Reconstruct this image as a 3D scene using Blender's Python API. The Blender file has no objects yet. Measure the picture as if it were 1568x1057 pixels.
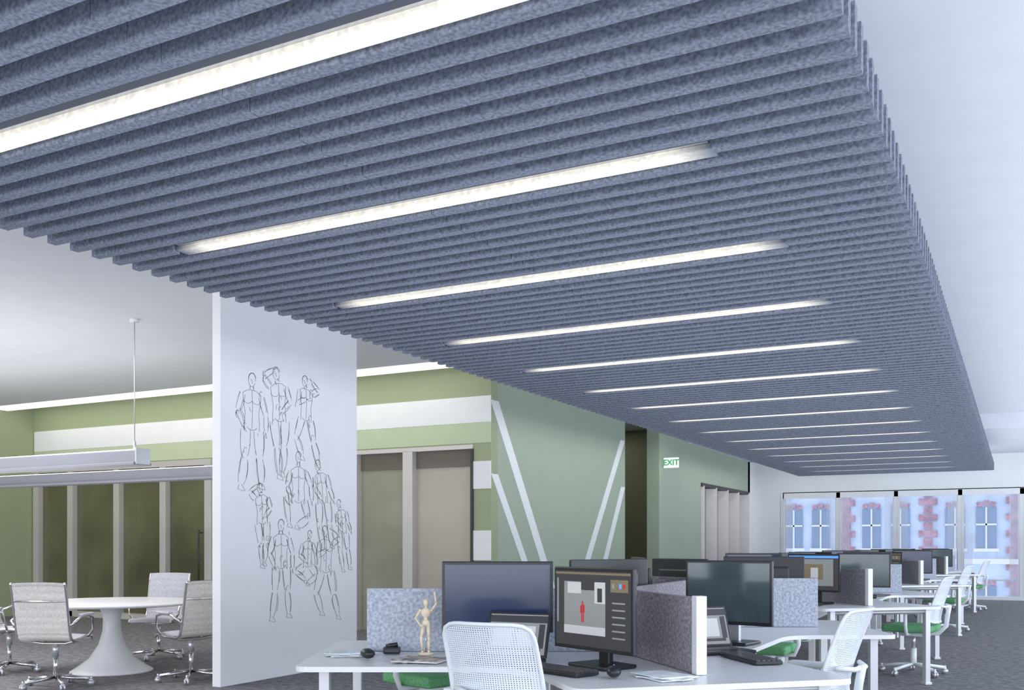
import bpy, bmesh, math, random
from mathutils import Vector, Matrix
random.seed(4)
S = bpy.context.scene
S.view_settings.view_transform = 'Standard'
S.view_settings.look = 'None'
S.view_settings.exposure = 0.10

# ------------------------------------------------------------ materials
def mat(name, col, rough=0.6, metal=0.0, noise=None, emit=0.0, bump=0.0, spec=0.5, emcol=None, noisecol=None):
    m = bpy.data.materials.new(name); m.use_nodes = True
    nt = m.node_tree; b = nt.nodes['Principled BSDF']
    b.inputs['Base Color'].default_value = (*col, 1)
    b.inputs['Roughness'].default_value = rough
    b.inputs['Metallic'].default_value = metal
    b.inputs['Specular IOR Level'].default_value = spec
    tc = nt.nodes.new('ShaderNodeTexCoord')
    if noise is None: noise = (3.0, 0.015)
    n = nt.nodes.new('ShaderNodeTexNoise'); n.inputs['Scale'].default_value = noise[0]
    n.inputs['Detail'].default_value = 4
    nt.links.new(tc.outputs['Object'], n.inputs['Vector'])
    r = nt.nodes.new('ShaderNodeValToRGB')
    r.color_ramp.elements[0].position = 0.36; r.color_ramp.elements[1].position = 0.64
    k = noise[1]
    c2 = noisecol or tuple(min(1, c*(1+k)) for c in col)
    r.color_ramp.elements[0].color = (*[c*(1-k) for c in col], 1)
    r.color_ramp.elements[1].color = (*c2, 1)
    nt.links.new(n.outputs['Fac'], r.inputs['Fac'])
    nt.links.new(r.outputs['Color'], b.inputs['Base Color'])
    if emit > 0:
        b.inputs['Emission Strength'].default_value = emit
        if emcol: b.inputs['Emission Color'].default_value = (*emcol, 1)
        else: nt.links.new(r.outputs['Color'], b.inputs['Emission Color'])
    if bump > 0:
        bp = nt.nodes.new('ShaderNodeBump'); bp.inputs['Strength'].default_value = bump
        bp.inputs['Distance'].default_value = 0.004
        nt.links.new(n.outputs['Fac'], bp.inputs['Height'])
        nt.links.new(bp.outputs['Normal'], b.inputs['Normal'])
    return m

M_ceil = mat('ceiling_paint', (.74, .77, .83), .8)
M_white = mat('white_paint', (.86, .87, .88), .6)
M_panel = mat('panel_white', (.87, .87, .89), .5)
M_green = mat('green_paint', (.36, .41, .25), .7)
M_lgreen = mat('light_green_paint', (.55, .62, .42), .7)
M_greencool = mat('green_paint_cool_lit', (.38, .45, .35), .7)  # same green paint, cool light mixed into its colour
M_olive = mat('olive_dark', (.16, .18, .11), .6)
M_oglass = mat('olive_glass', (.13, .13, .07), .18, noise=(.6, .35))
M_beige = mat('door_beige', (.50, .45, .385), .35, noise=(.6, .1))
M_mull = mat('mullion_alu', (.66, .62, .60), .4, .2)
M_dark = mat('dark_track', (.04, .04, .04), .5)
M_carpet = mat('carpet', (.19, .185, .20), .95, noise=(14, .32), bump=.5)
M_felt = mat('baffle_felt', (.182, .202, .262), .95, noise=(70, .32), bump=.2)
M_litfelt = mat('lit_felt_glow', (.78, .74, .64), .7, noise=(45, .13), emit=.75)  # glowing colour stands in for felt lit by the recessed fixture
# painted glow fades into felt colour at its two ends (object space X)
_nt = M_litfelt.node_tree; _b = _nt.nodes['Principled BSDF']
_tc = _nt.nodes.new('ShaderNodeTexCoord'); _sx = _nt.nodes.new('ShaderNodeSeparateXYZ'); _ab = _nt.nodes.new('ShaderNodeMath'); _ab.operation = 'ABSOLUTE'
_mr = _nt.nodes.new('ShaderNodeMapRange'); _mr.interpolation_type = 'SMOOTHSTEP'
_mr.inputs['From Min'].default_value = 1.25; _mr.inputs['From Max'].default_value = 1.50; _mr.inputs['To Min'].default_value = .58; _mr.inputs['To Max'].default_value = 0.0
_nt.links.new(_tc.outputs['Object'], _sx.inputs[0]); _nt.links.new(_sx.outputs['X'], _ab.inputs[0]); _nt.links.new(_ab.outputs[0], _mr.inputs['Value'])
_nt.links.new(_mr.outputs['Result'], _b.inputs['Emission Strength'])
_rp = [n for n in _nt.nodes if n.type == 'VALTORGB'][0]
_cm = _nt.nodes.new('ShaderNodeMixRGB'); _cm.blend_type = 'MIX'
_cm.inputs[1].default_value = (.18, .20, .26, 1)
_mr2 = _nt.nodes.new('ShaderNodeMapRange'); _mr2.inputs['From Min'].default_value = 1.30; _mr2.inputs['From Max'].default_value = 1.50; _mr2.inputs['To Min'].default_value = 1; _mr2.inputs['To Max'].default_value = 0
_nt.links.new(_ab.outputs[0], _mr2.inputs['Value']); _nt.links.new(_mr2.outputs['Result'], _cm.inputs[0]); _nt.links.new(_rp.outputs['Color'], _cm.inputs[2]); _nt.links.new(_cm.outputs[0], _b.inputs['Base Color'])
M_cove = mat('cove_glow', (1, .98, .92), .6, emit=1.0)
M_desk = mat('desk_white', (.86, .87, .89), .3)
M_deskedge = mat('desk_leg', (.72, .73, .76), .35, .3)
M_feltA = mat('screen_felt_blue', (.45, .49, .57), .95, noise=(60, .25), bump=.3)
M_feltB = mat('screen_felt_brown', (.30, .285, .31), .95, noise=(60, .32), bump=.3)
M_black = mat('black_plastic', (.018, .02, .024), .35)
M_navy = mat('screen_navy', (.014, .022, .06), .14, emit=.5, emcol=(.012, .02, .06))
M_teal = mat('screen_teal', (.045, .07, .08), .1, noise=(2, .2), emit=.2)
M_chairw = mat('chair_white', (.84, .87, .90), .45)
M_greenseat = mat('seat_green', (.14, .40, .18), .85, noise=(80, .2))
M_chrome = mat('chrome', (.8, .8, .82), .15, 1.0)
M_silver = mat('silver', (.62, .63, .66), .35, .7)
M_eames = mat('eames_fabric', (.74, .71, .66), .7, noise=(60, .1))
M_eamesback = mat('eames_back', (.52, .52, .57), .7, noise=(80, .15))
M_pend = mat('pendant_metal', (.27, .28, .33), .4, .2)
M_ink = mat('ink', (.14, .14, .16), .9)
M_wood = mat('mannequin_wood', (.80, .68, .50), .5, noise=(20, .1))
M_red = mat('red', (.5, .03, .03), .6, emit=.3)
M_exit = mat('exit_green', (.02, .35, .10), .5, emit=.4)
M_exitw = mat('exit_white', (.9, .95, .9), .5, emit=.4)
M_uidark = mat('ui_dark', (.03, .03, .035), .3, emit=.8)
M_uigrey = mat('ui_grey', (.26, .27, .27), .3, emit=.3)
M_uiwhite = mat('ui_white', (.60, .61, .60), .3, emit=.2)
M_uitan = mat('ui_tan', (.20, .16, .10), .3, emit=.3)
M_uiblue = mat('ui_blue', (.08, .25, .6), .3, emit=.9)
M_paper = mat('paper', (.8, .85, .9), .6, noise=(25, .15))
M_mag = mat('magazine', (.20, .12, .10), .4, noise=(22, .8), noisecol=(.7, .6, .5))
M_stone = mat('facade_stone', (.52, .61, .80), .9, noise=(1.5, .1), emit=.18)  # facade materials glow slightly to imitate outdoor haze and brightness
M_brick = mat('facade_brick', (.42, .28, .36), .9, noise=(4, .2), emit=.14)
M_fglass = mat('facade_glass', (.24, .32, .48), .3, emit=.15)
M_purple = mat('tinted_glass', (.16, .15, .19), .15)
M_sheer = mat('sheer_curtain', (.85, .88, .95), .8)
_nt = M_sheer.node_tree; _mx = _nt.nodes.new('ShaderNodeMixShader'); _t = _nt.nodes.new('ShaderNodeBsdfTransparent'); _mx.inputs[0].default_value = .40
_nt.links.new(_t.outputs[0], _mx.inputs[1]); _nt.links.new(_nt.nodes['Principled BSDF'].outputs[0], _mx.inputs[2]); _nt.links.new(_mx.outputs[0], _nt.nodes['Material Output'].inputs['Surface'])

# perforated mesh for chair backs
M_mesh = bpy.data.materials.new('chair_mesh'); M_mesh.use_nodes = True
nt = M_mesh.node_tree; b = nt.nodes['Principled BSDF']
b.inputs['Base Color'].default_value = (.82, .88, .94, 1); b.inputs['Roughness'].default_value = .5
tc = nt.nodes.new('ShaderNodeTexCoord')
mp = nt.nodes.new('ShaderNodeMapping'); mp.inputs['Scale'].default_value = (90, 0, 110)
nt.links.new(tc.outputs['Object'], mp.inputs['Vector'])
vo = nt.nodes.new('ShaderNodeTexVoronoi'); vo.inputs['Scale'].default_value = 1.0
vo.inputs['Randomness'].default_value = 0.0
nt.links.new(mp.outputs['Vector'], vo.inputs['Vector'])
lt = nt.nodes.new('ShaderNodeMath'); lt.operation = 'LESS_THAN'; lt.inputs[1].default_value = .22
nt.links.new(vo.outputs['Distance'], lt.inputs[0])
tr = nt.nodes.new('ShaderNodeBsdfTransparent'); mx = nt.nodes.new('ShaderNodeMixShader')
nt.links.new(lt.outputs[0], mx.inputs['Fac']); nt.links.new(b.outputs[0], mx.inputs[1]); nt.links.new(tr.outputs[0], mx.inputs[2])
nt.links.new(mx.outputs[0], nt.nodes['Material Output'].inputs['Surface'])

# ------------------------------------------------------------ mesh builder
class MB:
    def __init__(s): s.bm = bmesh.new(); s.mats = []
    def mi(s, m):
        if m not in s.mats: s.mats.append(m)
        return s.mats.index(m)
    def merge(s, t, m, smooth=False, M=None):
        if M is not None: t.transform(M)
        bmesh.ops.recalc_face_normals(t, faces=t.faces)
        t.verts.index_update(); i = s.mi(m)
        vs = [s.bm.verts.new(v.co) for v in t.verts]
        for f in t.faces:
            try: nf = s.bm.faces.new([vs[v.index] for v in f.verts])
            except ValueError: continue
            nf.material_index = i; nf.smooth = smooth
        t.free()
    def box(s, c, sz, m, rz=0, rx=0, ry=0, bev=0, seg=2):
        t = bmesh.new(); bmesh.ops.create_cube(t, size=1)
        t.transform(Matrix.Diagonal((*sz, 1)))
        if bev: bmesh.ops.bevel(t, geom=t.edges[:], offset=bev, segments=seg, affect='EDGES', profile=.6)
        s.merge(t, m, bool(bev and seg > 2), Matrix.Translation(c) @ Matrix.Rotation(rz, 4, 'Z') @ Matrix.Rotation(ry, 4, 'Y') @ Matrix.Rotation(rx, 4, 'X'))
    def span(s, a, b, m, bev=0):
        a = Vector(a); b = Vector(b)
        s.box((a+b)/2, [abs(x) for x in (b-a)], m, bev=bev)
    def cyl(s, a, b, r, m, r2=None, seg=16, smooth=True):
        a = Vector(a); b = Vector(b); d = b-a
        t = bmesh.new()
        bmesh.ops.create_cone(t, cap_ends=True, segments=seg, radius1=r, radius2=r if r2 is None else r2, depth=d.length)
        q = Vector((0, 0, 1)).rotation_difference(d.normalized()).to_matrix().to_4x4()
        s.merge(t, m, smooth, Matrix.Translation((a+b)/2) @ q)
    def ball(s, c, r, m, rot=None, seg=14):
        t = bmesh.new(); bmesh.ops.create_uvsphere(t, u_segments=seg, v_segments=seg//2+2, radius=1)
        if not hasattr(r, '__len__'): r = (r, r, r)
        M = Matrix.Translation(c)
        if rot is not None: M = M @ rot
        s.merge(t, m, True, M @ Matrix.Diagonal((*r, 1)))
    def tube(s, pts, r, m, seg=8, closed=False, flat=1.0):
        pts = [Vector(p) for p in pts]; n = len(pts); t = bmesh.new(); rings = []
        up = Vector((0, 0, 1))
        for i, p in enumerate(pts):
            if closed: d = pts[(i+1) % n]-pts[i-1]
            else: d = pts[min(i+1, n-1)]-pts[max(i-1, 0)]
            d.normalize()
            a = d.cross(up)
            if a.length < .05: a = d.cross(Vector((1, 0, 0)))
            a.normalize(); c = a.cross(d).normalized()
            if rings and a.dot(la) < 0: a = -a; c = -c
            la = a
            rings.append([t.verts.new(p + a*math.cos(k*2*math.pi/seg)*r + c*math.sin(k*2*math.pi/seg)*r*flat) for k in range(seg)])
        m_ = n if closed else n-1
        for i in range(m_):
            A = rings[i]; B = rings[(i+1) % n]
            for k in range(seg): t.faces.new([A[k], A[(k+1) % seg], B[(k+1) % seg], B[k]])
        if not closed:
            t.faces.new(rings[0]); t.faces.new(rings[-1])
        s.merge(t, m, True)
    def prism(s, poly, z0, z1, m):
        t = bmesh.new()
        a = [t.verts.new((x, y, z0)) for x, y in poly]; b_ = [t.verts.new((x, y, z1)) for x, y in poly]
        t.faces.new(a); t.faces.new(b_); n = len(poly)
        for i in range(n): t.faces.new([a[i], a[(i+1) % n], b_[(i+1) % n], b_[i]])
        s.merge(t, m)
    def grid(s, fn, nu, nv, m, thick=0, smooth=True):
        t = bmesh.new()
        V = [[t.verts.new(fn(i/nu, j/nv)) for j in range(nv+1)] for i in range(nu+1)]
        for i in range(nu):
            for j in range(nv): t.faces.new([V[i][j], V[i+1][j], V[i+1][j+1], V[i][j+1]])
        if thick: 
            bmesh.ops.recalc_face_normals(t, faces=t.faces)
            bmesh.ops.solidify(t, geom=t.faces[:], thickness=thick)
        s.merge(t, m, smooth)
    def lathe(s, prof, m, seg=40, c=(0, 0)):
        t = bmesh.new(); R = []
        for r, z in prof:
            R.append([t.verts.new((c[0]+r*math.cos(k*2*math.pi/seg), c[1]+r*math.sin(k*2*math.pi/seg), z)) for k in range(seg)])
        for i in range(len(R)-1):
            for k in range(seg): t.faces.new([R[i][k], R[i][(k+1) % seg], R[i+1][(k+1) % seg], R[i+1][k]])
        t.faces.new(R[0]); t.faces.new(R[-1])
        s.merge(t, m, True)
    def done(s, name, loc=(0, 0, 0), rz=0):
        me = bpy.data.meshes.new(name); s.bm.to_mesh(me); s.bm.free()
        for m in s.mats: me.materials.append(m)
        o = bpy.data.objects.new(name, me); S.collection.objects.link(o)
        o.location = loc; o.rotation_euler = (0, 0, rz)
        return o

def dup(o, loc, rz=0, name=None):
    n = o.copy(); n.location = loc; n.rotation_euler = (0, 0, rz)
    if name: n.name = name
    S.collection.objects.link(n); return n

# ------------------------------------------------------------ shell
CH = 3.72
b = MB(); b.span((-20, -9, -.1), (10, 25.7, 0), M_carpet); b.done('floor')
b = MB()
b.span((-6.58, -9, CH), (10, 25.7, CH+.3), M_ceil)
b.span((-20, -9, CH), (-6.58, 10.95, CH+.3), M_ceil)
b.span((-20, 10.95, CH+.2), (-6.58, 12.2, CH+.3), M_ceil)
b.span((-20, 12.2, CH), (-6.58, 25.7, CH+.3), M_ceil)
b.done('ceiling')
b = MB(); b.span((-6.2, 20.0, 3.44), (10, 25.5, CH), M_ceil); b.done('ceiling_soffit')
b = MB(); b.span((-16.2, 10.95, CH-.005), (-6.62, 11.40, CH+.05), M_cove); b.done('cove_light')

# left wall
b = MB(); b.span((-16.5, -9, 0), (-16.3, 12.2, CH+.2), M_green); b.done('wall_left')
# front wall with storefront + doorway (Y = 12)
b = MB()
b.span((-16.3, 12, 2.70), (-6.58, 12.2, CH+.2), M_green)
b.span((-11.85, 12, 0), (-8.95, 12.2, 2.70), M_green)
b.span((-6.86, 12, 0), (-6.58, 12.2, 2.70), M_green)
b.span((-16.28, 11.99, 2.74), (-6.58, 12, 3.03), M_lgreen)
b.span((-16.28, 11.985, 3.03), (-6.575, 12, 3.40), M_white)
b.span((-6.86, 11.985, 2.09), (-6.575, 12, 2.48), M_white)
b.span((-6.86, 11.985, 1.08), (-6.575, 12, 1.50), M_white)
b.span((-6.86, 11.985, .1), (-6.575, 12, .5), M_white)
b.done('wall_front')
b = MB()
b.span((-16.3, 12.06, 0), (-11.85, 12.09, 2.70), M_oglass)
for x in (-16.2, -15.26, -14.06, -12.93, -11.90):
    b.span((x-.07, 11.95, 0), (x+.07, 12.06, 2.66), M_mull, bev=.005)
b.span((-16.3, 11.94, 2.62), (-11.82, 12.07, 2.72), M_mull)
b.span((-16.3, 11.96, 2.56), (-11.85, 12.06, 2.61), M_dark)
b.span((-16.3, 11.95, 0), (-11.85, 12.06, .10), M_mull)
b.cyl((-12.0, 11.86, .55), (-12.0, 11.86, 1.55), .015, M_dark)
b.cyl((-12.0, 11.86, .6), (-12.0, 11.95, .6), .01, M_dark); b.cyl((-12.0, 11.86, 1.5), (-12.0, 11.95, 1.5), .01, M_dark)
b.done('window_1')
b = MB()
b.span((-8.95, 12.10, 0), (-8.0, 12.15, 2.45), mat('door_olive', (.34, .34, .26), .3, noise=(.6, .2)))
b.span((-7.9, 12.10, 0), (-6.86, 12.15, 2.45), M_beige)
b.span((-8.95, 12.08, 2.42), (-6.86, 12.18, 2.66), mat('door_head', (.17, .15, .12), .5))
b.span((-8.95, 11.97, 2.66), (-6.86, 12.10, 2.72), M_mull)
b.span((-8.05, 11.97, 0), (-7.88, 12.12, 2.68), M_mull, bev=.006)
b.span((-8.98, 11.97, 0), (-8.88, 12.12, 2.68), M_mull)
b.span((-6.9, 11.97, 0), (-6.86, 12.12, 2.68), M_dark)
b.done('door_1')
# side wall X=-6.58
def stripe(b, y0, z0, y1, z1, w, x):
    t = bmesh.new()
    ps = [(y0-w/2, z0), (y0+w/2, z0), (y1+w/2, z1), (y1-w/2, z1)]
    A = [t.verts.new((x, p[0], p[1])) for p in ps]; B = [t.verts.new((x+.006, p[0], p[1])) for p in ps]
    t.faces.new(A); t.faces.new(B)
    for i in range(4): t.faces.new([A[i], A[(i+1) % 4], B[(i+1) % 4], B[i]])
    b.merge(t, M_white)
b = MB()
b.span((-6.78, 12.2, 0), (-6.58, 17.25, CH), M_greencool)
stripe(b, 12.10, 3.34, 14.40, .05, .24, -6.58)
stripe(b, 12.10, 2.30, 13.80, .05, .20, -6.58)
stripe(b, 17.12, 3.25, 14.70, .05, .22, -6.58)
stripe(b, 17.14, 2.38, 15.62, .05, .2, -6.58)
b.done('wall_side')
b = MB()
b.span((-10, 19.5, 0), (-6.4, 19.7, CH), M_olive)
b.span((-10, 17.25, 0), (-9.8, 19.5, CH), M_olive)
b.span((-10, 17.05, 0), (-6.78, 17.25, CH), M_olive)
b.done('wall_corridor')
b = MB()
b.span((-6.45, 18.1, 0), (-6.2, 20.9, CH), M_greencool)
b.span((-6.45, 20.9, 2.65), (-6.2, 25.3, CH), M_greencool)
b.span((-6.45, 25.1, 0), (-6.2, 25.5, CH), M_white)
b.done('wall_rear_side')
b = MB()
b.span((-6.42, 20.9, 0), (-6.38, 25.1, 2.65), M_purple)
b.span((-6.4, 20.9, 2.58), (-6.17, 25.1, 2.66), M_dark)
for i in range(5):
    y = 21.0+i*1.0
    b.box((-6.3, y, 1.3), (.30, .10, 2.6), M_mull, rz=.35)
b.done('door_2')  # glazed door opening with angled fins
# exit sign
b = MB()
b.box((-6.02, 18.3, 2.90), (.30, .03, .20), M_exitw, bev=.004)
b.box((-6.19, 18.3, 2.90), (.05, .06, .10), M_silver)
ex = b.done('exit_sign')
tx = bpy.data.curves.new('exit_text', 'FONT'); tx.body = 'EXIT'; tx.size = .155; tx.align_x = 'CENTER'; tx.align_y = 'CENTER'; tx.extrude = .002; tx.offset = .003
to = bpy.data.objects.new('letters', tx); S.collection.objects.link(to); tx.materials.append(M_exit)
to.location = (-6.02, 18.283, 2.90); to.rotation_euler = (math.pi/2, 0, 0); to.parent = ex

# back wall Y=25.5
b = MB()
b.span((-6.2, 25.5, 0), (-5.46, 25.7, 3.5), M_white)
b.span((-5.46, 25.5, 2.62), (10, 25.7, 3.5), M_white)
b.span((-5.46, 25.5, 0), (10, 25.7, .08), M_white)
b.done('wall_back')
b = MB()
xs = [-5.42, -4.03, -2.67, -1.24, .07, 1.45, 2.85, 4.2, 5.6, 7.0, 8.4, 9.8]
for x in xs: b.span((x-.05, 25.5, .08), (x+.05, 25.64, 2.62), M_white, bev=.004)
b.span((-5.4, 25.5, 2.48), (9.8, 25.6, 2.64), M_white)
for i in range(len(xs)-1):
    x0, x1 = xs[i]+.05, xs[i+1]-.05
    b.span((x0, 25.56, .10), (x0+.03, 25.6, 2.5), M_silver); b.span((x1-.03, 25.56, .10), (x1, 25.6, 2.5), M_silver)
    b.span((x0, 25.55, .45), (x1, 25.58, .48), M_silver)
b.done('window_2')
# sheer curtains gathered at the mullions
b = MB()
for i in range(len(xs)-1):
    for x0, sg in ((xs[i]+.07, 1), (xs[i+1]-.07, -1)):
        b.grid(lambda u, vv, x0=x0, sg=sg: Vector((x0+sg*u*.20, 25.46+.015*math.sin(u*38), .1+vv*2.38)), 24, 1, M_sheer)
b.done('sheer_curtains')
# columns along open glazed side (right)
b = MB()
for y in (-6, 0, 6, 12, 18, 24): b.span((8.9, y-.2, 0), (9.3, y+.2, CH), M_white)
b.span((9.0, -9, 0), (9.2, 25.6, .5), M_white); b.span((9.0, -9, 3.3), (9.2, 25.6, CH), M_white)
b.done('wall_right')

# exterior facade
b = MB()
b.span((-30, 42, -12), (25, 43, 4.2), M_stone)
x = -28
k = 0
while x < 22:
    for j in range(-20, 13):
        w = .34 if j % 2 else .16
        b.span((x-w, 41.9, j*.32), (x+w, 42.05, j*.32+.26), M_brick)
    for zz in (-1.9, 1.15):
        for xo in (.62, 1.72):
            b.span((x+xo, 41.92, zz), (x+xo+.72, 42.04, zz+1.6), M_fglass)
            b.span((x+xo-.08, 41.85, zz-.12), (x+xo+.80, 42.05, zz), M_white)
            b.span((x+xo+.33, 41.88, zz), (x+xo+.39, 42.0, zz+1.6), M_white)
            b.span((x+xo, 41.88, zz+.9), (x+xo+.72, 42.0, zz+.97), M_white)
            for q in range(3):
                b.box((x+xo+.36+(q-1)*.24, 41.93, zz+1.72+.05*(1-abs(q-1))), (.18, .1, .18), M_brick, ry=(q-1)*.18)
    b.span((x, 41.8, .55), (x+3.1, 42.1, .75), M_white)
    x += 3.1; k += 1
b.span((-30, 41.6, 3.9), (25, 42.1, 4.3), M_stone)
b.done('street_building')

# ------------------------------------------------------------ baffle ceiling
XL, XR = -4.57, -.47
ZB, ZD, TH, PIT = 2.90, .16, .052, .1395
b = MB()
fix = []
k0 = -34
for k in range(k0, 139):
    y = 4.0 + PIT*k + TH/2
    if y > 23.3: break
    m10 = (k+1) % 10
    segs = [(XL, -2.523), (-2.52, XR)]
    if m10 == 0:
        segs = [(XL, -4.10), (-1.10, XR)]
        fix.append(y)
    for x0, x1 in segs:
        b.span((x0, y-TH/2, ZB), (x1, y+TH/2, ZB+ZD), M_felt)
for x in (-4.2, -.85):
    b.span((x-.02, -1, ZB+ZD), (x+.02, 23.2, ZB+ZD+.04), M_silver)
    for y in range(0, 24, 3): b.cyl((x, y, ZB+ZD), (x, y, CH), .004, M_silver, seg=6)
b.done('acoustic_baffle_ceiling')
b = MB()
b.box((0, 0, .050), (2.96, .10, .05), M_silver)
b.box((0, .012, .012), (2.99, .090, .022), M_litfelt)
for x in (-1.2, 1.2): b.cyl((x, 0, .07), (x, 0, .6), .004, M_silver, seg=6)
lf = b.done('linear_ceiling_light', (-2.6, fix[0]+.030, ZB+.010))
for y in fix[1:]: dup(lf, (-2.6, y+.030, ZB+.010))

# ------------------------------------------------------------ drawing panel
b = MB(); b.span((-6.55, 6.64, 0), (-6.45, 8.70, CH), M_panel, bev=.004); b.done('wall_panel')
strokes = []
def J(a=.004): return random.uniform(-a, a)
def bone(p, q, w0, w1, bulge=0.0, H=1):
    p = Vector(p); q = Vector(q); d = (q-p); n = Vector((-d.y, d.x)).normalized()
    for sgn in (1, -1):
        for rep in range(2):
            o = J(.010) if rep else J(.003); pts = []; b1 = random.uniform(.5, 1.5)
            t0 = random.uniform(-.05, .3) if rep else random.uniform(0, .1); t1 = random.uniform(.6, 1.08) if rep else random.uniform(.9, 1)
            for i in range(9):
                t = t0+(t1-t0)*i/8
                w = w0*(1-t)+w1*t + b1*bulge*math.sin(math.pi*min(max(t, 0), 1)*.9)*(1.3 if sgn > 0 else .6) + J(.0015)
                pts.append(p+d*t+n*sgn*(w+o))
            strokes.append(pts)
def arc(c, rx, ry, a0, a1, rot=0):
    pts = []
    for i in range(15):
        a = a0+(a1-a0)*i/14
        v = Vector((rx*math.cos(a), ry*math.sin(a))); v.rotate(Matrix.Rotation(rot, 2))
        pts.append(Vector(c)+v)
    strokes.append(pts)
def figure(cy, z0, H, pose):
    global strokes
    keep = strokes; strokes = []
    P = {k: Vector(v) for k, v in pose.items()}
    h, nk, sl, sr, hl, hr = P['h'], P['n'], P['sl'], P['sr'], P['hl'], P['hr']
    arc(h, .042, .058, 0, 6.0, J(.3)); arc(h+Vector((.004, .006)), .047, .055, .3, 3.3)
    strokes.append([h+Vector((-.02, .005)), h+Vector((.0, .0)), h+Vector((.003, -.03))])
    bone(h+Vector((0, -.05)), nk, .02, .026)
    strokes.append([sl, sl*.5+nk*.5+Vector((0, .012)), nk, sr*.5+nk*.5+Vector((0, .012)), sr])
    mid = (sl+sr)/2*.45+(hl+hr)/2*.55
    for a, c, s_ in ((sl, hl, -1), (sr, hr, 1)):
        wv = mid+(a-c).normalized()*0+((a-(sl+sr)/2)*.75)
        strokes.append([a, a*.6+wv*.4+Vector((s_*.004, 0)), wv, wv*.4+c*.6+Vector((s_*.012, 0)), c+Vector((s_*.014, -.02))])
    arc((nk+sl)/2+Vector((0, -.07)), .05, .03, 3.3, 6.1); arc((nk+sr)/2+Vector((0, -.07)), .05, .03, 3.3, 6.1)
    strokes.append([nk, mid+Vector((.006, .05)), (hl+hr)/2])
    arc((hl+hr)/2+Vector((0, .02)), .06, .035, 3.4, 6.0)
    for s_, e, w in (('sl', 'el', 'wl'), ('sr', 'er', 'wr')):
        bone(P[s_], P[e], .030, .022, .010); bone(P[e], P[w], .024, .014, .010)
        d = (P[w]-P[e]).normalized()*.05; strokes.append([P[w], P[w]+d+Vector((.012, 0)), P[w]+d*.7+Vector((-.012, 0)), P[w]])
    for s_, e, w in (('hl', 'kl', 'fl'), ('hr', 'kr', 'fr')):
        bone(P[s_], P[e], .055, .030, .014); bone(P[e], P[w], .032, .016, .020)
        f = P[w]; strokes.append([f+Vector((-.015, .01)), f+Vector((-.03, -.03)), f+Vector((.05, -.045)), f+Vector((.055, -.035)), f+Vector((.015, .01))])
    for i in range(9):
        p = random.choice([P['kl'], P['kr'], mid, P['hl'], P['hr'], P['el'], P['sr']]); arc(p+Vector((J(.03), J(.05))), .02, .03, random.uniform(0, 3), random.uniform(3.5, 5))
    out = [[Vector((cy+p.x*H, z0+p.y*H)) for p in st] for st in strokes]
    strokes = keep+out
stand = dict(h=(0, .93), n=(0, .845), sl=(-.11, .81), sr=(.11, .81), el=(-.17, .66), wl=(-.10, .53), er=(.17, .65), wr=(.17, .50), hl=(-.075, .52), hr=(.075, .52), kl=(-.09, .28), fl=(-.14, .03), kr=(.09, .28), fr=(.11, .05))
tw = dict(h=(-.03, .93), n=(0, .85), sl=(-.10, .80), sr=(.10, .83), el=(-.19, .88), wl=(-.06, .96), er=(.16, .70), wr=(.05, .60), hl=(-.06, .52), hr=(.09, .53), kl=(-.02, .28), fl=(.01, .03), kr=(.08, .30), fr=(.04, .06))
tw2 = dict(h=(0, .92), n=(.02, .84), sl=(-.08, .82), sr=(.13, .79), el=(-.11, .67), wl=(.02, .72), er=(.24, .84), wr=(.12, .93), hl=(-.05, .52), hr=(.09, .50), kl=(-.14, .30), fl=(-.05, .10), kr=(.14, .27), fr=(.22, .04))
lean = dict(h=(-.08, .92), n=(-.04, .84), sl=(-.13, .79), sr=(.07, .82), el=(-.12, .65), wl=(-.02, .55), er=(.13, .67), wr=(.19, .55), hl=(-.06, .51), hr=(.08, .53), kl=(-.05, .27), fl=(.01, .02), kr=(.12, .29), fr=(.16, .05))
sit = dict(h=(0, .93), n=(0, .83), sl=(-.12, .78), sr=(.12, .78), el=(-.18, .62), wl=(-.12, .48), er=(.2, .64), wr=(.22, .47), hl=(-.09, .46), hr=(.09, .46), kl=(-.20, .52), fl=(-.15, .22), kr=(.16, .28), fr=(-.03, .20))
kneel = dict(h=(.05, .95), n=(.02, .86), sl=(-.1, .82), sr=(.11, .82), el=(-.17, .66), wl=(-.03, .56), er=(.18, .68), wr=(.20, .5), hl=(-.07, .5), hr=(.08, .5), kl=(-.24, .42), fl=(-.05, .30), kr=(.20, .36), fr=(.0, .26))
figure(7.05, 1.82, 1.12, stand); figure(7.42, 1.95, 1.10, tw); figure(7.82, 2.1, .94, tw2)
figure(7.72, 1.30, .95, sit); figure(8.10, 1.25, .95, lean); figure(7.18, 1.08, .82, tw)
figure(7.46, .56, 1.0, stand); figure(7.86, .72, .72, kneel); figure(8.14, .50, 1.02, tw2); figure(8.44, 1.02, .78, lean)
cu = bpy.data.curves.new('figure_drawing', 'CURVE'); cu.dimensions = '3D'; cu.bevel_depth = .0018; cu.bevel_resolution = 0
for st in strokes:
    sp = cu.splines.new('POLY'); sp.points.add(len(st)-1)
    for i, p in enumerate(st): sp.points[i].co = (-6.4485, min(max(p.x, 6.7), 8.66), p.y, 1); 
cu.materials.append(M_ink)
fo = bpy.data.objects.new('figure_drawing', cu); S.collection.objects.link(fo)

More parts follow.
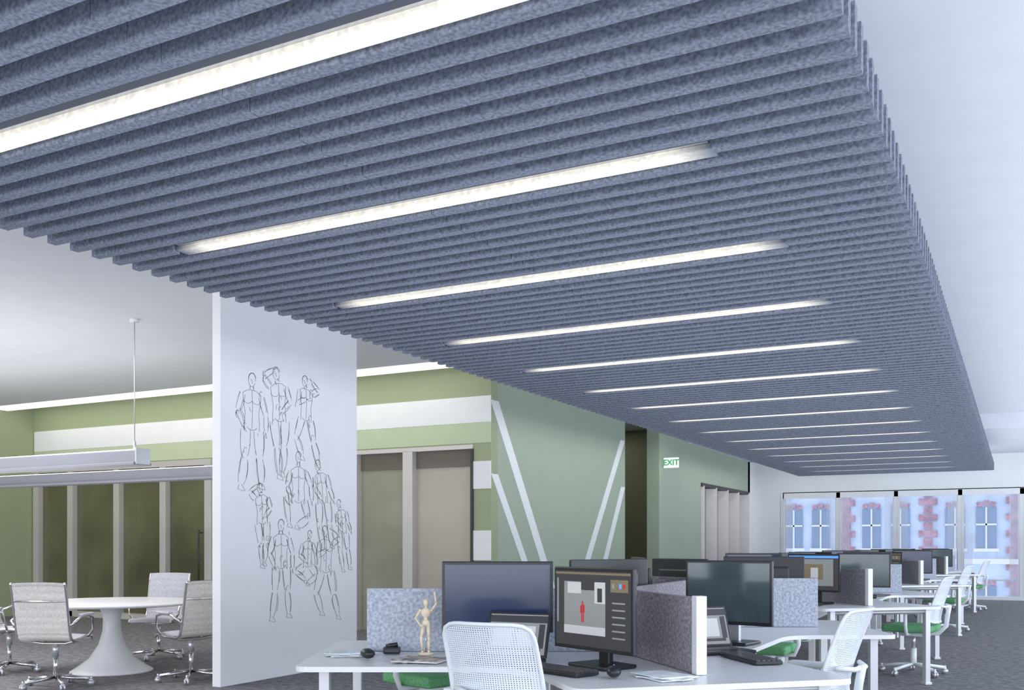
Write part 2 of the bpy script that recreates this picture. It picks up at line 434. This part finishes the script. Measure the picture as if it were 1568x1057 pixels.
# ------------------------------------------------------------ pendants
def pendant(x0, x1, y, z, name=None):
    b = MB(); L = x1-x0
    b.box((0, 0, .09), (L, .16, .14), M_pend, bev=.01)
    b.box((0, 0, .015), (L, .24, .03), M_pend, bev=.006)
    b.box((L/2, 0, .09), (.02, .19, .17), M_silver, bev=.004)
    b.box((0, 0, .165), (L-.1, .12, .01), M_cove)
    for x in (L/2-.12, -L/2+.12):
        b.cyl((x, 0, .16), (x, 0, CH-z), .006, M_silver, seg=6); b.cyl((x, 0, .16), (x, 0, .26), .015, M_silver); b.cyl((x, 0, CH-z-.03), (x, 0, CH-z), .05, M_white)
    return b.done('pendant_light', ((x0+x1)/2, y, z))
pendant(-12.5, -8.3, 7.4, 2.15); pendant(-13.9, -8.6, 9.4, 2.15)

# ------------------------------------------------------------ five star base
def star(b, r, m, n=5, hub=.10, ph=.3, cm=None):
    cm = cm or m
    for i in range(n):
        a = ph+i*2*math.pi/n; c, s_ = math.cos(a), math.sin(a)
        b.tube([(c*.02, s_*.02, hub), (c*r*.5, s_*r*.5, hub-.012), (c*r*.96, s_*r*.96, .068)], .017, m, seg=6)
        px, py = c*r, s_*r
        b.cyl((px, py, .06), (px, py, .085), .012, m, seg=8)
        for o in (-.014, .014):
            b.cyl((px-s_*(o-.008), py+c*(o-.008), .028), (px-s_*(o+.008), py+c*(o+.008), .028), .028, cm, seg=14)
        b.box((px, py, .05), (.03, .03, .03), cm, rz=a, bev=.006)

# task chair faces +Y
b = MB()
star(b, .31, M_chairw, cm=M_silver)
b.cyl((0, 0, .09), (0, 0, .26), .03, M_chairw); b.cyl((0, 0, .26), (0, 0, .40), .018, M_silver)
b.box((0, -.02, .41), (.22, .28, .05), M_chairw, bev=.015)
b.box((0, .02, .465), (.48, .46, .07), M_greenseat, bev=.03, seg=4)
def backfn(u, v):
    s_ = (u-.5)*2; w = .216-.012*v
    w *= 1-.06*max(0, (v-.85)/.15)**3
    return Vector((s_*w, -.245 - .13*v**1.4 + .05*s_*s_, .53+.45*v - .022*abs(s_)**8*v*v + .03*abs(s_)**5*(1-v)**2))
b.grid(backfn, 18, 20, M_mesh)
per = [backfn(0, j/14) for j in range(15)]+[backfn(i/14, 1) for i in range(1, 15)]+[backfn(1, 1-j/14) for j in range(1, 15)]+[backfn(1-i/14, 0) for i in range(1, 14)]
b.tube(per, .009, M_chairw, closed=True, seg=8)
b.tube([(0, -.05, .41), (0, -.24, .42), (0, -.31, .50), (0, -.325, .62), (0, -.34, .70)], .022, M_chairw, seg=8)
b.tube([(-.17, -.27, .70), (-.08, -.33, .69), (.08, -.33, .69), (.17, -.27, .70)], .013, M_chairw)
for s_ in (-1, 1):
    b.tube([(s_*.10, 0, .41), (s_*.26, 0, .42), (s_*.29, 0, .50), (s_*.29, 0, .64)], .018, M_chairw)
    b.box((s_*.285, .02, .655), (.08, .25, .03), M_chairw, bev=.012, seg=3)
chair0 = b.done('office_chair', (-1.93, 3.78, 0), .05)
# place others
P_ = 5.44
seats = [(-1.93, 3.78, .05), (-1.02, 5.12, math.pi/2-.18), (-3.3, 5.24, -math.pi/2-.3), (-1.85, 7.95, math.pi)]
for k in range(4):
    for i, (x, y, r) in enumerate(seats):
        if k == 0 and i == 0: continue
        dup(chair0, (x+random.uniform(-.06, .06)*(k > 0)+.10*(k > 0 and i == 1), y+P_*k, 0), r+(random.uniform(-.3, .3) if k else 0))

# ------------------------------------------------------------ conference chair (faces +Y)
b = MB()
star(b, .30, M_chrome, hub=.09, cm=M_silver)
b.cyl((0, 0, .08), (0, 0, .30), .022, M_chrome); b.cyl((0, 0, .28), (0, 0, .40), .03, M_silver)
prof = []
base = [(.24, .42), (.22, .45), (.10, .455), (-.05, .44), (-.16, .435), (-.215, .46), (-.245, .53), (-.27, .65), (-.30, .80), (-.335, .94), (-.35, .96)]
for i in range(len(base)-1):
    for j in range(8):
        t = j/8; prof.append((base[i][0]*(1-t)+base[i+1][0]*t, base[i][1]*(1-t)+base[i+1][1]*t))
prof.append(base[-1])
def sling(off):
    def f(u, v):
        i = min(int(round(v*(len(prof)-1))), len(prof)-1); y, z = prof[i]
        y2, z2 = prof[min(i+1, len(prof)-1)]; y1, z1 = prof[max(i-1, 0)]
        d = Vector((0, y2-y1, z2-z1)).normalized(); n = Vector((0, -d.z, d.y))*(-1)
        rb = .005*abs(math.sin(i*math.pi/4))
        sg = -.012*(1-((u-.5)*2)**2)
        return Vector(((u-.5)*.46, y, z)) + n*(off*(rb+.006)+sg*-1)
    return f
b.grid(sling(-1), 8, len(prof)-1, M_eames); b.grid(sling(1), 8, len(prof)-1, M_eamesback)
for s_ in (-1, 1):
    b.tube([(s_*.235, p[0], p[1]) for p in prof[::4]], .012, M_chrome, flat=1.3)
    b.tube([(s_*.24, .12, .45), (s_*.285, .13, .52), (s_*.29, .11, .63), (s_*.29, .0, .655), (s_*.29, -.15, .65), (s_*.285, -.235, .62), (s_*.245, -.255, .57)], .012, M_chrome)
    b.box((s_*.29, -.02, .668), (.045, .24, .022), M_eamesback, bev=.009, seg=3)
b.tube([(-.235, -.08, .43), (-.1, -.02, .40), (.1, -.02, .40), (.235, -.08, .43)], .014, M_chrome)
b.tube([(-.235, .12, .44), (-.1, .04, .40), (.1, .04, .40), (.235, .12, .44)], .014, M_chrome)
b.tube([(-.235, -.30, .80), (0, -.335, .80), (.235, -.30, .80)], .010, M_chrome)
TBL = (-8.26, 6.97)
def face(x, y, tx_, ty_): return math.atan2(ty_-y, tx_-x)-math.pi/2
cc = b.done('conference_chair', (-7.80, 5.96, 0), face(-7.79, 5.98, *TBL)+.05)
for x, y, o in ((-9.16, 6.46, -.1), (-8.74, 8.02, .0), (-7.02, 6.84, -.15)):
    dup(cc, (x, y, 0), face(x, y, *TBL)+o)
b = MB()
b.lathe([(.40, 0), (.40, .015), (.34, .05), (.22, .14), (.13, .28), (.09, .42), (.085, .55), (.12, .66), (.20, .685)], M_desk)
b.lathe([(.78, .685), (.87, .70), (.875, .712), (.86, .718)], M_desk, seg=64)
b.done('round_conference_table', (*TBL, 0))

# ------------------------------------------------------------ workstation cluster
def rnd(poly, idx, r=.22, n=5):
    out = []
    for i, p in enumerate(poly):
        if i not in idx: out.append(p); continue
        p = Vector(p); a = Vector(poly[i-1]); c = Vector(poly[(i+1) % len(poly)])
        rr = idx[i] if isinstance(idx, dict) else r
        p0 = p+(a-p).normalized()*rr; p1 = p+(c-p).normalized()*rr
        for k in range(n+1):
            t = k/n; q = p0*(1-t)**2+p*2*t*(1-t)+p1*t*t; out.append((q.x, q.y))
    return out
def v(a): return Vector((math.cos(math.radians(a)), math.sin(math.radians(a))))
J1 = Vector((0, 0)); J2 = Vector((-.06, 1.72))
dA, dB, dC, dD = v(207.5), v(-48), v(27.5), v(150)
nAs = Vector((.4617, -.887)); nBr = Vector((.742, .67)); nCs = Vector((.4617, -.887)); nDn = Vector((.5, .866))
A1 = dA*1.6; B1 = dB*1.25; C1 = J2+dC*1.12; D1 = J2+dD*1.3
W = .66
hb = math.radians((312-207.5)/2); bis = v((312+207.5)/2)
polys = []
polys.append(rnd([tuple(J1), tuple(A1), tuple(A1+nAs*W), tuple(bis*(W/math.sin(hb))), tuple(B1-nBr*W), tuple(B1)], {2: .08, 3: .35, 4: .08}))
polys.append(rnd([tuple(J1), tuple(B1), tuple(B1+nBr*.6), (.6, .23), (.6, 1.36), tuple(C1+nCs*.62), tuple(C1), tuple(J2)], {2: .08, 3: .2, 4: .2, 5: .08}))
polys.append(rnd([tuple(J1), tuple(J2), tuple(D1), tuple(D1-nDn*.62), (-.6, 1.34), (-.6, .364), tuple(A1-nAs*.6), tuple(A1)], {3: .08, 4: .2, 5: .2, 6: .08}))
polys.append(rnd([tuple(J2), tuple(C1), tuple(C1-nCs*.6), (-.08, 2.46), tuple(D1+nDn*.6), tuple(D1)], {2: .08, 3: .3, 4: .08}))
b = MB()
for p in polys: b.prism(p, .705, .73, M_desk)
def leg(p, d, n):
    for q in (p,):
        b.box((q.x, q.y, .35), (.05, .05, .70), M_deskedge, rz=math.atan2(d.y, d.x), bev=.004)
        b.box((q.x, q.y, .012), (.07, .07, .024), M_deskedge, rz=math.atan2(d.y, d.x), bev=.004)
for e, d, n in ((A1, dA, nAs), (B1, dB, nBr), (C1, dC, nCs), (D1, dD, nDn)):
    q = e-d*.12
    leg(q+n*.5, d, n); leg(q-n*.5, d, n)
    a = q+n*.5; c = q-n*.5
    b.tube([(a.x, a.y, .68), (c.x, c.y, .68)], .022, M_deskedge, seg=4)
for q in (J1, J2, bis*.72, Vector((.5, .8)), Vector((-.5, .85)), Vector((-.07, 2.35))):
    b.box((q.x, q.y, .35), (.06, .06, .70), M_deskedge, bev=.004)
b.box((-.03, .86, .6), (.04, 1.6, .16), M_deskedge, rz=.035)
desk = b.done('workstation_desk', (-1.89, 4.88, 0))
# privacy screens
def screen(o, d, t0, t1, m, post=True):
    b = MB(); L = t1-t0; ang = math.atan2(d.y, d.x)
    b.box((0, 0, .168), (L, .035, .335), m, bev=.004)
    if post: b.box((L/2+.02, 0, .172), (.05, .05, .344), M_desk, bev=.004)
    c = o+d*(t0+t1)/2
    return b.done('privacy_screen', (-1.89+c.x, 4.88+c.y, .732), ang)
scr = [screen(J1, dA, .06, 1.35, M_feltA, False), screen(J1, dB, .06, .95, M_feltB), screen(J2, dC, .06, .80, M_feltA, False), screen(J2, dD, .06, .95, M_feltB)]
b = MB(); b.box((0, 0, .168), (.035, 1.62, .335), M_feltB, bev=.004)
scr.append(b.done('privacy_screen', (-1.92, 4.88+.86, .732), .035))

# monitor (screen faces -Y), origin at desk surface
def monitor(w, h, zc, kind):
    b = MB()
    b.box((0, 0, zc), (w, .022, h), M_black, bev=.005)
    b.box((0, .03, zc), (w*.62, .05, h*.6), M_black, bev=.015)
    b.box((0, .075, zc*.55), (.07, .03, zc*1.1), M_silver if kind == 'teal' else M_black, bev=.006)
    b.box((0, .04, zc), (.10, .08, .10), M_black, bev=.006)
    b.box((0, .05, .009), (.26, .20, .018), M_black, bev=.007)
    W_, H_ = w-.03, h-.035
    y = -.0115
    if kind == 'navy': b.box((0, y, zc), (W_, .002, H_), M_navy)
    if kind == 'teal': b.box((0, y, zc+.003), (W_, .002, H_), M_teal)
    if kind in ('ui', 'ui2'):
        b.box((0, y, zc), (W_, .002, H_), M_uidark)
        def r(u0, u1, v0, v1, m, l=1): b.box(((u0+u1)/2*W_-W_/2, y-.001*l, zc-H_/2+(v0+v1)/2*H_), ((u1-u0)*W_, .002, (v1-v0)*H_), m)
        if kind == 'ui':
            r(.0, 1, .955, .985, M_uitan); r(.12, .68, .16, .86, M_uigrey); r(.12, .68, .16, .27, M_uiwhite, 2)
            r(.17, .36, .70, .85, M_uiwhite, 2); r(.36, .54, .75, .86, M_uidark, 2); r(.54, .68, .58, .86, M_uiwhite, 2); r(.58, .64, .60, .78, M_uidark, 3)
            # figure in the photo on the screen
            r(.365, .392, .45, .56, M_red, 3); r(.371, .386, .565, .60, M_red, 3); r(.362, .373, .32, .45, M_red, 3); r(.384, .396, .32, .45, M_red, 3)
            r(.350, .360, .44, .54, M_red, 3); r(.396, .405, .45, .55, M_red, 3)
            r(.75, .97, .74, .90, M_uitan, 2)
            for i in range(4): r(.77+.045*i, .80+.045*i, .79, .85, [M_uigrey, M_uitan, M_uiblue, M_red][i], 3)
            for i in range(6): r(.77, .93, .14+.09*i, .16+.09*i, M_uigrey, 2)
            r(.02, .04, .3, .9, M_uigrey, 2)
        else:
            r(.1, .9, .12, .9, M_uigrey); r(.3, .7, .3, .75, M_uitan, 2); r(.45, .6, .35, .65, M_uiwhite, 3); r(.0, 1, .93, 1, M_uiblue, 2)
    return b.done('computer_monitor', (0, 0, .732))
mA = monitor(.57, .365, .30, 'navy'); mB = monitor(.56, .385, .27, 'ui'); mC = monitor(.54, .365, .295, 'teal'); mD = monitor(.55, .36, .30, 'ui2')
O = Vector((-1.89, 4.88))
def at(o, rx, ry, rz, k=0, first=False):
    p = (O.x+rx, O.y+ry+P_*k, .732)
    if first: o.location = p; o.rotation_euler = (0, 0, math.radians(rz)); return o
    return dup(o, p, math.radians(rz))
at(mA, -.484, -.48, 27.5, 0, True); at(mB, .15, -.72, -27, 0, True); at(mC, .42, .62, -12, 0, True)
at(mD, -.46, 1.55, -60, 0, True)
at(mA, -.24, .45, -120, 0); at(mA, .25, 2.22, 200, 0); at(mB, -.40, 2.28, 155, 0)
for k in (1, 2, 3):
    at(mA, -.484, -.48, 27.5, k); at(mD if k == 1 else mB, .15, -.72, -20, k); at(mA if k == 2 else mC, .42, .62, 10, k)
    at(mD, -.46, 1.55, -60, k); at(mA, -.24, .45, -120, k); at(mA, .25, 2.22, 200, k); at(mC, -.40, 2.28, 155, k)
for k in (1, 2, 3):
    dup(desk, (-1.89, 4.88+P_*k, 0))
    for s_ in scr: dup(s_, (s_.location.x, s_.location.y+P_*k, .732), s_.rotation_euler.z)

# laptop (faces -Y)
b = MB()
b.box((0, -.11, .009), (.33, .22, .018), M_black, bev=.005)
b.box((0, -.085, .0195), (.29, .10, .003), M_uidark)
t = math.radians(-18)
b.box((0, .035, .125), (.33, .012, .225), M_black, rx=t, bev=.004)
b.box((0, .028, .127), (.305, .002, .20), M_uigrey, rx=t)
for (x, z, w, h, m) in ((-.0, .20, .305, .035, M_uidark), (-.08, .12, .10, .10, M_uiwhite), (.05, .12, .09, .10, M_uiwhite), (.128, .12, .03, .12, M_uidark), (-.01, .055, .28, .015, M_uidark)):
    b.box((x, .0265+(z-.127)*math.tan(-t)*1.0, z), (w, .002, h), m, rx=t)
lap = b.done('laptop_computer')
at(lap, -.30, -.64, 4, 0, True); at(lap, .40, .24, 50, 0)
for k in (1, 2): at(lap, .36, 1.18, 70, k)
# keyboard, mouse
b = MB(); b.box((0, 0, .010), (.40, .14, .018), M_black, bev=.005)
for r_ in range(5):
    for c_ in range(15): b.box((-.185+c_*.0264, -.052+r_*.026, .0215), (.021, .020, .006), M_uidark)
kb = b.done('computer_keyboard'); at(kb, .06, -.94, -22, 0, True); at(kb, .72, -.10, 130, 0)
for k in (1, 2): at(kb, .06, -.94, -10, k)
def mousefn():
    b = MB(); b.ball((0, 0, .028), (.032, .055, .026), M_black); b.box((0, .02, .052), (.006, .02, .006), M_silver, bev=.002); return b.done('computer_mouse')
mo = mousefn(); at(mo, .36, -1.0, 20, 0, True); at(mo, -.98, -.92, 60, 0)
# papers and magazines
def sheets(name, n, w, h, m):
    b = MB()
    for i in range(n): b.box((random.uniform(-.03, .03), random.uniform(-.02, .02), .003+i*.004), (w, h, .0035), m if i % 2 == 0 else M_paper, rz=random.uniform(-.5, .5))
    return b.done(name)
at(sheets('paper_stack', 4, .22, .16, M_paper), .56, -.90, -30, 0, True)
at(sheets('magazine_stack', 3, .24, .18, M_mag), -.70, -.88, 20, 0, True)
at(sheets('magazine_stack', 4, .22, .17, M_paper), -1.17, -.82, 20, 0, True)
b = MB(); b.box((0, 0, .02), (.09, .06, .035), M_black, bev=.01); b.cyl((-.03, 0, .04), (.03, 0, .05), .012, M_black); at(b.done('desk_telephone'), -1.0, -.68, 30, 0, True)
# artist mannequin
b = MB()
b.cyl((0, 0, 0), (0, 0, .012), .04, M_wood, seg=28); b.cyl((0, .015, .01), (0, .015, .13), .002, M_chrome)
def limb(p, q, r0, r1):
    b.cyl(p, q, r0, M_wood, r1, seg=12); b.ball(p, r0*1.05, M_wood); b.ball(q, r1*1.1, M_wood)
b.ball((0, 0, .268), (.014, .015, .020), M_wood); b.cyl((0, 0, .235), (0, 0, .255), .006, M_wood)
b.ball((0, 0, .216), (.027, .016, .026), M_wood); b.ball((0, 0, .186), .011, M_wood); b.ball((.002, 0, .164), (.022, .015, .018), M_wood)
limb((.012, 0, .155), (.016, -.004, .085), .012, .008); limb((.016, -.004, .083), (.015, 0, .022), .009, .005); b.ball((.015, -.01, .017), (.008, .018, .006), M_wood)
limb((-.012, 0, .155), (-.024, -.012, .09), .012, .008); limb((-.024, -.012, .088), (-.018, .004, .022), .009, .005); b.ball((-.018, -.006, .017), (.008, .018, .006), M_wood)
limb((.030, 0, .228), (.052, -.012, .262), .008, .006); limb((.053, -.012, .264), (.046, -.02, .305), .006, .004); b.ball((.045, -.02, .316), (.006, .004, .012), M_wood)
limb((-.030, 0, .228), (-.052, -.005, .19), .008, .006); limb((-.053, -.005, .188), (-.03, -.02, .155), .006, .004); b.ball((-.022, -.022, .15), (.010, .004, .006), M_wood)
mn = b.done('artist_mannequin'); at(mn, -.83, -.62, 35, 0, True)

# ------------------------------------------------------------ light
w = bpy.data.worlds.new('World'); S.world = w; w.use_nodes = True
bg = w.node_tree.nodes['Background']; bg.inputs[0].default_value = (.76, .86, 1.0, 1); bg.inputs[1].default_value = 1.1
def area(name, loc, rot, sx, sy, e, col):
    l = bpy.data.lights.new(name, 'AREA'); l.shape = 'RECTANGLE'; l.size = sx; l.size_y = sy; l.energy = e; l.color = col
    o = bpy.data.objects.new(name, l); S.collection.objects.link(o); o.location = loc; o.rotation_euler = rot
    return o
area('daylight_right', (8.7, 9, 1.9), (math.radians(90), 0, math.radians(90)), 30, 2.8, 1150, (.84, .90, 1))
area('added_fill_behind', (-4, -8.5, 1.9), (math.radians(90), 0, 0), 22, 3.0, 850, (.93, .95, 1))  # added fill light behind the camera
area('added_up_fill', (1.6, 8.5, 1.5), (math.radians(180), 0, 0), 12.4, 31, 960, (.84, .90, 1))  # added unseen sheet facing up, brightens baffles and ceiling
area('added_up_fill_lounge', (-12, 2, 1.5), (math.radians(180), 0, 0), 6, 15, 300, (.98, .96, .96))  # second added unseen sheet, brightens the lounge ceiling
area('wallwash_front', (-11.5, 11.5, CH-.02), (math.radians(20), 0, 0), 9, .12, 12, (1, .96, .88))
area('wallwash_side', (-5.6, 15, CH-.05), (0, math.radians(-25), 0), .2, 6, 35, (1, .97, .88))
area('wallwash_rear', (-5.5, 22, 3.42), (0, math.radians(-25), 0), .2, 5, 25, (1, .97, .88))
area('added_corridor_fill', (-8, 18.4, CH-.03), (0, 0, 0), 1.5, 1.0, 12, (1, .97, .9))  # added fill, lifts the dark corridor
area('downlight_lounge', (-10, 5, CH-.03), (0, 0, 0), 4, 4, 180, (1, .97, .95))

# ------------------------------------------------------------ camera
cd = bpy.data.cameras.new('camera'); co = bpy.data.objects.new('camera', cd); S.collection.objects.link(co)
co.location = (0, 0, 1.3); co.rotation_euler = (math.radians(90), 0, math.radians(27.5))
cd.lens = 34.23; cd.sensor_width = 36; cd.sensor_fit = 'HORIZONTAL'; cd.shift_y = .195
cd.clip_end = 200
S.camera = co
